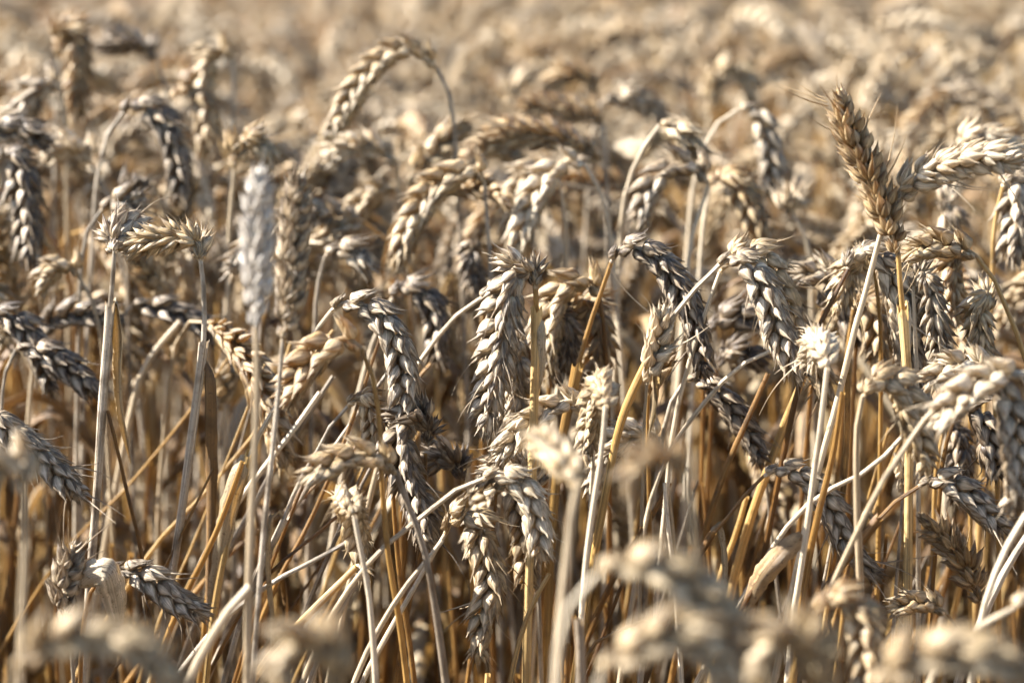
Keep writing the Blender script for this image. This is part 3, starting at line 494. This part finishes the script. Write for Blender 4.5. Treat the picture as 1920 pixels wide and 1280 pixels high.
# --- bare or broken straws crossing the lower half
ST = [
 ('golden straw with a split dry leaf sloping up right by the thin dark stalk', .80, [(1508,1005),(1470,1030),(1425,1085),(1385,1150),(1350,1260)], 's_brown', .9),
 ('broad shiny straw leaning right behind the grey hanging pair', .88, [(1515,690),(1480,770),(1440,880),(1405,980),(1375,1090),(1350,1200)], 's_gold', 1.7),
 ('thin straw crossing up right between the two pale stems', .81, [(1735,770),(1690,820),(1630,880),(1560,915),(1510,950),(1440,1040)], 's_pale', 1.0),
 ('thick grey straw leaning in the lower right corner', .80, [(1935,990),(1890,1060),(1855,1130),(1830,1190),(1790,1300)], 's_grey', 1.6),
 ('golden straw standing just left of the round pale head stem', .80, [(1580,735),(1562,850),(1535,960),(1510,1080),(1495,1200)], 's_gold', 1.3),
 ('brown straw standing behind the round pale head stem', .84, [(1590,700),(1588,820),(1580,930),(1560,1060),(1540,1200)], 's_brown', 1.2),
 ('blurred wide straw leaning right low at left', .70, [(470,1098),(440,1130),(400,1190),(350,1290)], 's_pale', 1.6),
 ('broad pale straw leaning right beneath the white head seen from behind', .83, [(668,1062),(620,1110),(560,1170),(480,1265)], 's_gold', 1.5),
 ('pair-like folded straw leaning right beside the broad pale straw', .83, [(700,1040),(665,1095),(630,1160),(590,1250)], 's_grey', 1.3),
 ('dark mouldy straw crossing the brown gap left of centre', .90, [(625,705),(570,790),(520,870),(470,960),(400,1090)], 's_grey', 1.3),
 ('bright-edged straw crossing the brown gap left of centre', .89, [(600,735),(555,800),(500,870),(440,950),(380,1050)], 's_pale', 1.2),
 ('thin dark straw rising right to the foot of the pale ear seen from behind', .86, [(640,960),(595,1000),(550,1035),(500,1080),(450,1150)], 's_brown', .8),
 ('straw lying low to the right beneath the thin dark one', .87, [(660,1010),(590,1050),(530,1080),(470,1120),(400,1180)], 's_grey', 1.0),
 ('slender straw leaning left between the legs of the sharp pair', .85, [(202,770),(222,850),(240,930),(262,1020),(280,1150)], 's_brown', .8),
 ('short cut straw lit white behind the sharp pair', .98, [(338,602),(305,640),(270,690),(240,800)], 's_pale', 1.5),
 ('straw with a dark node below the low two-rowed ear', .83, [(1030,1075),(1005,1120),(980,1180),(955,1290)], 's_gold', 1.1),
 ('mouldy dark straw stub beside the blurred thick stem at the bottom', .72, [(1085,1160),(1088,1200),(1090,1300)], 's_grey', 1.8),
 ('straw with the cut end poking left below the fat pale ear', .79, [(830,1012),(800,1050),(760,1100),(710,1180),(660,1290)], 's_pale', 1.0),
 ('thin upright straw right of the blurred curl', .82, [(1246,905),(1252,980),(1262,1060),(1270,1150)], 's_pale', .9),
 ('wide golden straw leaning right of the blurred curl', .90, [(1400,930),(1380,1000),(1350,1080),(1330,1180)], 's_gold', 1.3),
 ('grey straw leaning right behind the blurred curl', .88, [(1255,905),(1215,980),(1170,1050),(1120,1150)], 's_brown', 1.3),
 ('arched thin straw above the large blurred arching ear', .84, [(1250,1168),(1215,1162),(1165,1180),(1110,1210),(1080,1290)], 's_brown', .8),
 ('sheathed straw standing under the thin curving stalk', .87, [(1440,700),(1400,790),(1360,880),(1330,970),(1300,1080)], 's_brown', 1.2),
 ('golden straw rising behind the low grey ear at left', .84, [(455,865),(425,950),(395,1020),(350,1110),(300,1230)], 's_gold', 1.2),
 ('straw with a bright edge leaning low between the leaning straws', .86, [(640,1085),(600,1140),(550,1215),(520,1290)], 's_pale', .9),
 ('dark upright straw behind the golden stem left of the bottom centre', .84, [(735,900),(742,1000),(752,1100),(770,1220)], 's_brown', 1.0),
]
for (lb, D, st, sm, w_) in ST:
    H(lb, D, None, st, sm=sm, w=w_, leaf=([([(1506,1004,0),(1462,1040,-.003),(1424,1090,-.002),(1382,1160,.003)],.009)] if 'split dry leaf' in lb else None), lm='leafb')

rs = random.Random(77)
for i in range(15):
    x0 = rs.uniform(360, 820); y0 = rs.uniform(600, 900); D = rs.uniform(.84, .97); a = R(rs.uniform(16, 42)); k = rs.uniform(-.12, .12)
    pts_ = [(x0 - math.sin(a + k*t)*t*560, y0 + math.cos(a + k*t)*t*560) for t in (0, .33, .66, 1)]
    H('dry straw leaning up to the right in the shaded tangle left of centre', D, None, pts_, sm=rs.choice(['s_gold', 's_brown', 's_brown', 's_grey']), w=rs.uniform(.5, .9), sh=rs.choice([None, .15, .4]), grp='straws leaning right in the tangle', lm='leafb')
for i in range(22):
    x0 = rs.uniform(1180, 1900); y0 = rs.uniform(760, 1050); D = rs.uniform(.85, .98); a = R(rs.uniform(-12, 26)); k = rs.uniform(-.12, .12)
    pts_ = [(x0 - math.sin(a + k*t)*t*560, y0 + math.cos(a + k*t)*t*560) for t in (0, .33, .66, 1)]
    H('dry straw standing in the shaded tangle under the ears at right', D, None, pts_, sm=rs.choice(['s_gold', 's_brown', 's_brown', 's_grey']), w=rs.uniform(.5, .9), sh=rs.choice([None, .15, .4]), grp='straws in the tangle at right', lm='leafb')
# ================================================================== the packed field behind
random.seed(23); rng = np.random.default_rng(23)
def plant_curves(kind, H0, seed):
    """stem and ear centrelines of one plant rooted at the origin; leans in +X. kind = final droop angle in degrees"""
    rr = random.Random(seed); lean = rr.uniform(2, 9); th = kind; Le = rr.uniform(.072, .092)
    Ln = rr.uniform(.07, .12); n = 60
    s = np.linspace(0, Ln+Le, n)
    ph = lean + (th-lean)*np.clip(s/(Ln+Le*.75), 0, 1)**(1.3 if th > 60 else 1.8)
    ph = np.radians(ph); ds = s[1]-s[0]
    x = np.r_[0, np.cumsum(np.sin(ph[:-1])*ds)]; z = np.r_[0, np.cumsum(np.cos(ph[:-1])*ds)]; y = .004*np.sin(s*30+seed)
    top = z.max(); h = H0 - top; k = int(Ln/(Ln+Le)*n)
    q = np.linspace(0, 1, 14)[:-1]; bx = -math.tan(R(lean))*h
    st = np.stack([bx*(1-q)*(1-.25*q), .012*np.sin(q*3+seed), -.03+q*(h+.03)], 1)
    up = np.stack([x, y+st[-1][1], z+h], 1)
    cu = np.vstack([st, up]); sh = cu[0]*[1, 1, 0]; cu = cu - sh
    return cu[:13+k][::-1], cu[12+k:]
EM = ['pale', 'straw', 'gold', 'grey', 'dark']; SMN = ['s_pale', 's_gold', 's_grey', 's_brown']
KINDS = [(28, 'upright'), (70, 'leaning'), (105, 'nodding'), (130, 'nodding'), (150, 'hanging'), (165, 'hanging'), (172, 'hanging')]
PROTO = []
for i in range(22):
    th, word = KINDS[i % 7]; em = ['straw', 'pale', 'gold', 'grey', 'straw', 'pale', 'dark', 'straw', 'pale', 'gold', 'straw'][i % 11]; sm = ['s_pale', 's_gold', 's_grey', 's_gold', 's_brown'][i % 5]
    S, E = plant_curves(th, .83, i); S, Ls = catmull(S[::3], 34); E, Le = catmull(E[::3], 60)
    g = G(); bake_stem(g, S, .0011, .0017, 8, 0, random.random(), (.5, .8)); ms = to_mesh('stem', g.data(), [M[sm]])
    g = G(); bake_ear(g, E-E[0], (math.cos(i), math.sin(i), 0), 1, 1.08, 0); me = to_mesh('ear', g.data(), [M[em]])
    j = random.randrange(9, 16); p = S[j]; a = random.uniform(0, 6.28); d = np.array([math.cos(a), math.sin(a), 0]); Lf = random.uniform(.1, .2)
    C, _ = catmull([p, p+d*.012+[0, 0, .02], p+d*.035+[0, 0, .005], p+d*.045+[0, 0, -Lf*.5], p+d*.05+[0, 0, -Lf]], 16)
    g = G(); bake_leaf(g, C, random.uniform(.005, .009), random.random(), 0, None, random.uniform(-3, 3), .8, 3); ml = to_mesh('leaf', g.data(), [M['leaf' if i % 2 else 'leafb']])
    PROTO.append((ms, me, ml, E[0], em, word))
# low detail versions for the far mass
LOW = []
for i in range(22):
    th, word = KINDS[i % 7]; S, E = plant_curves(th, .83, i+50); S, _ = catmull(S[::4], 10); E, _ = catmull(E[::4], 30)
    for em in EM[:4] if i % 3 else EM:
        g = G(); bake_stem(g, S, .0013, .002, 5, MK.index(['s_pale', 's_gold', 's_gold', 's_brown'][i % 4])); bake_ear(g, E, (math.cos(i), math.sin(i), 0), 0, 1.12, MK.index(em), spacing=.0054); LOW.append((em, g.data()))
WORDS = {'pale': 'cream', 'straw': 'straw-coloured', 'gold': 'golden brown', 'grey': 'weathered grey', 'dark': 'dark mouldy'}
POSE = {'upright': 'standing nearly upright', 'leaning': 'leaning over', 'nodding': 'nodding over', 'hanging': 'hanging head down'}
pts = []; y = 1.06
while y < 4.0:
    step = .040 if y < 1.6 else .045 if y < 2.4 else .052
    xw = .27*y + .16
    for x in np.arange(-xw, xw, step): pts.append((x+random.uniform(-.02, .02), y+random.uniform(-.02, .02)))
    y += step
yy = -.25
while yy < 1.06:      # the same crop goes on beside and below the view and shades what is in it
    xw = .257*max(0, yy)*1.06 + .05
    for x in np.r_[np.arange(-xw-.95, -xw-.5, .046), np.arange(-xw-.5, -xw+.01, .034), np.arange(-xw+.04, xw+.45, .044)]:
        if abs(x) > xw or (yy < .26): 
            if math.hypot(x, yy) > .12: pts.append((x+random.uniform(-.012, .012), yy+random.uniform(-.015, .015)))
    yy += .040
def height(x, y):
    h = .80 + .03*math.sin(x*7+y*3) + random.gauss(0, .022)
    if y < .36: return min(h, .77)
    if y < 1.06: return min(h, .84)
    if y < 1.15: h -= random.choice([.0, .02, .05, .1]) if x > -.08 else random.choice([0, .015])
    return min(h, .86)
def wpick(x, y):
    return random.choices(EM, [50, 28, 12, 10, 0] if y > 1.5 else [34, 36, 14, 14, 2] if y > 1.25 else [24, 40, 22, 14, 0])[0]  # paler husks farther off: the far crop's brightness is put into the colour
NIND = 190; cnt = 0; bulk = G()
pts.sort(key=lambda p: p[1]); protos_by = {m: [p for p in PROTO if p[4] == m] for m in EM}
for (x, y) in pts:
    em = wpick(x, y); k = height(x, y)/.83; s = random.uniform(.92, 1.08); rz = random.choice([0, math.pi])+random.gauss(0, 1.0)
    if y < 1.06 and abs(x) < .257*max(y, 0)+.35: rz = (0 if x > 0 else math.pi) + random.uniform(-.7, .7)
    if y < .30: rz = -math.pi/2 + random.uniform(-1, 1)
    inframe = abs(x) < .257*y*1.05 and y > 1.0
    if cnt < NIND and inframe:
        ms, me, ml, E0, em, word = random.choice(protos_by[em])
        root = bpy.data.objects.new('wheat_stalk', None); COL.objects.link(root)
        root.location = (x, y, 0); root.rotation_euler = (0, 0, rz); root.scale = (s, s, k)
        root['label'] = f'out-of-focus {WORDS[em]} wheat stalk {POSE[word]} in the packed crop behind the sharper stalks'
        root['category'] = 'wheat stalk'; root['group'] = f'out-of-focus {WORDS[em]} stalks {POSE[word]} in the crop behind'
        obj('stem', ms, root); e = obj('ear', me, root, E0); e.scale = (1/1, 1, 1)
        if random.random() < .75: l = obj('leaf', ml, root)
        cnt += 1
    else:
        v, f, uv, r, mi = random.choice([d for m_, d in LOW if m_ == em])
        c, s_ = math.cos(rz), math.sin(rz); Rz = np.array([[c, -s_, 0], [s_, c, 0], [0, 0, 1]])
        bulk.add((v*[s, s, k]) @ Rz.T + [x, y, 0], f, uv, (r+random.random()) % 1, 0); bulk.mi[-1] = mi
o = obj('wheat_crop', to_mesh('wheat_crop', bulk.data(), [M[k] for k in MK]))
o['label'] = 'packed ripe wheat crop fading out of focus to the top of the picture'; o['category'] = 'wheat crop'; o['kind'] = 'stuff'
print('field', len(pts), cnt, len(bulk.f))
# tangle of straw and dry leaves low between the stalks
g = G()
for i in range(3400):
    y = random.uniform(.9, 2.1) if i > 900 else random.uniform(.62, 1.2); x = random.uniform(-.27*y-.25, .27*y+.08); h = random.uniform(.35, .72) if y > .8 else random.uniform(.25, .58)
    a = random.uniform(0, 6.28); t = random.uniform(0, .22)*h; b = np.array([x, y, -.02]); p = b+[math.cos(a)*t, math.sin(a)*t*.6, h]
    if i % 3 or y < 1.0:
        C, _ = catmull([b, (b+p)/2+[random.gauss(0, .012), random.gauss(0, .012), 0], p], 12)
        bake_stem(g, C[::-1], random.uniform(.0011, .0017), .0021, 6, MK.index(random.choice(['s_gold', 's_brown', 's_brown', 's_brown', 's_brown', 's_grey'])), random.random(), (.5,))  # mostly the darkened brown: shade between the stalks is put into the colour
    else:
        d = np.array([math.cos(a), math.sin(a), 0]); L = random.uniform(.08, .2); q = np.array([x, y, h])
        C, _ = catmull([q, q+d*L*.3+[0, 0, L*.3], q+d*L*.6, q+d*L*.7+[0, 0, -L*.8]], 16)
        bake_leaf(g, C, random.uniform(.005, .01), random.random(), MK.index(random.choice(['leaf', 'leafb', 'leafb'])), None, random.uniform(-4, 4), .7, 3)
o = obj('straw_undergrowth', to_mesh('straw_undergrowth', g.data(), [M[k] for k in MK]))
o['label'] = 'tangle of dry straw and withered leaves low between the stalks'; o['category'] = 'straw'; o['kind'] = 'stuff'
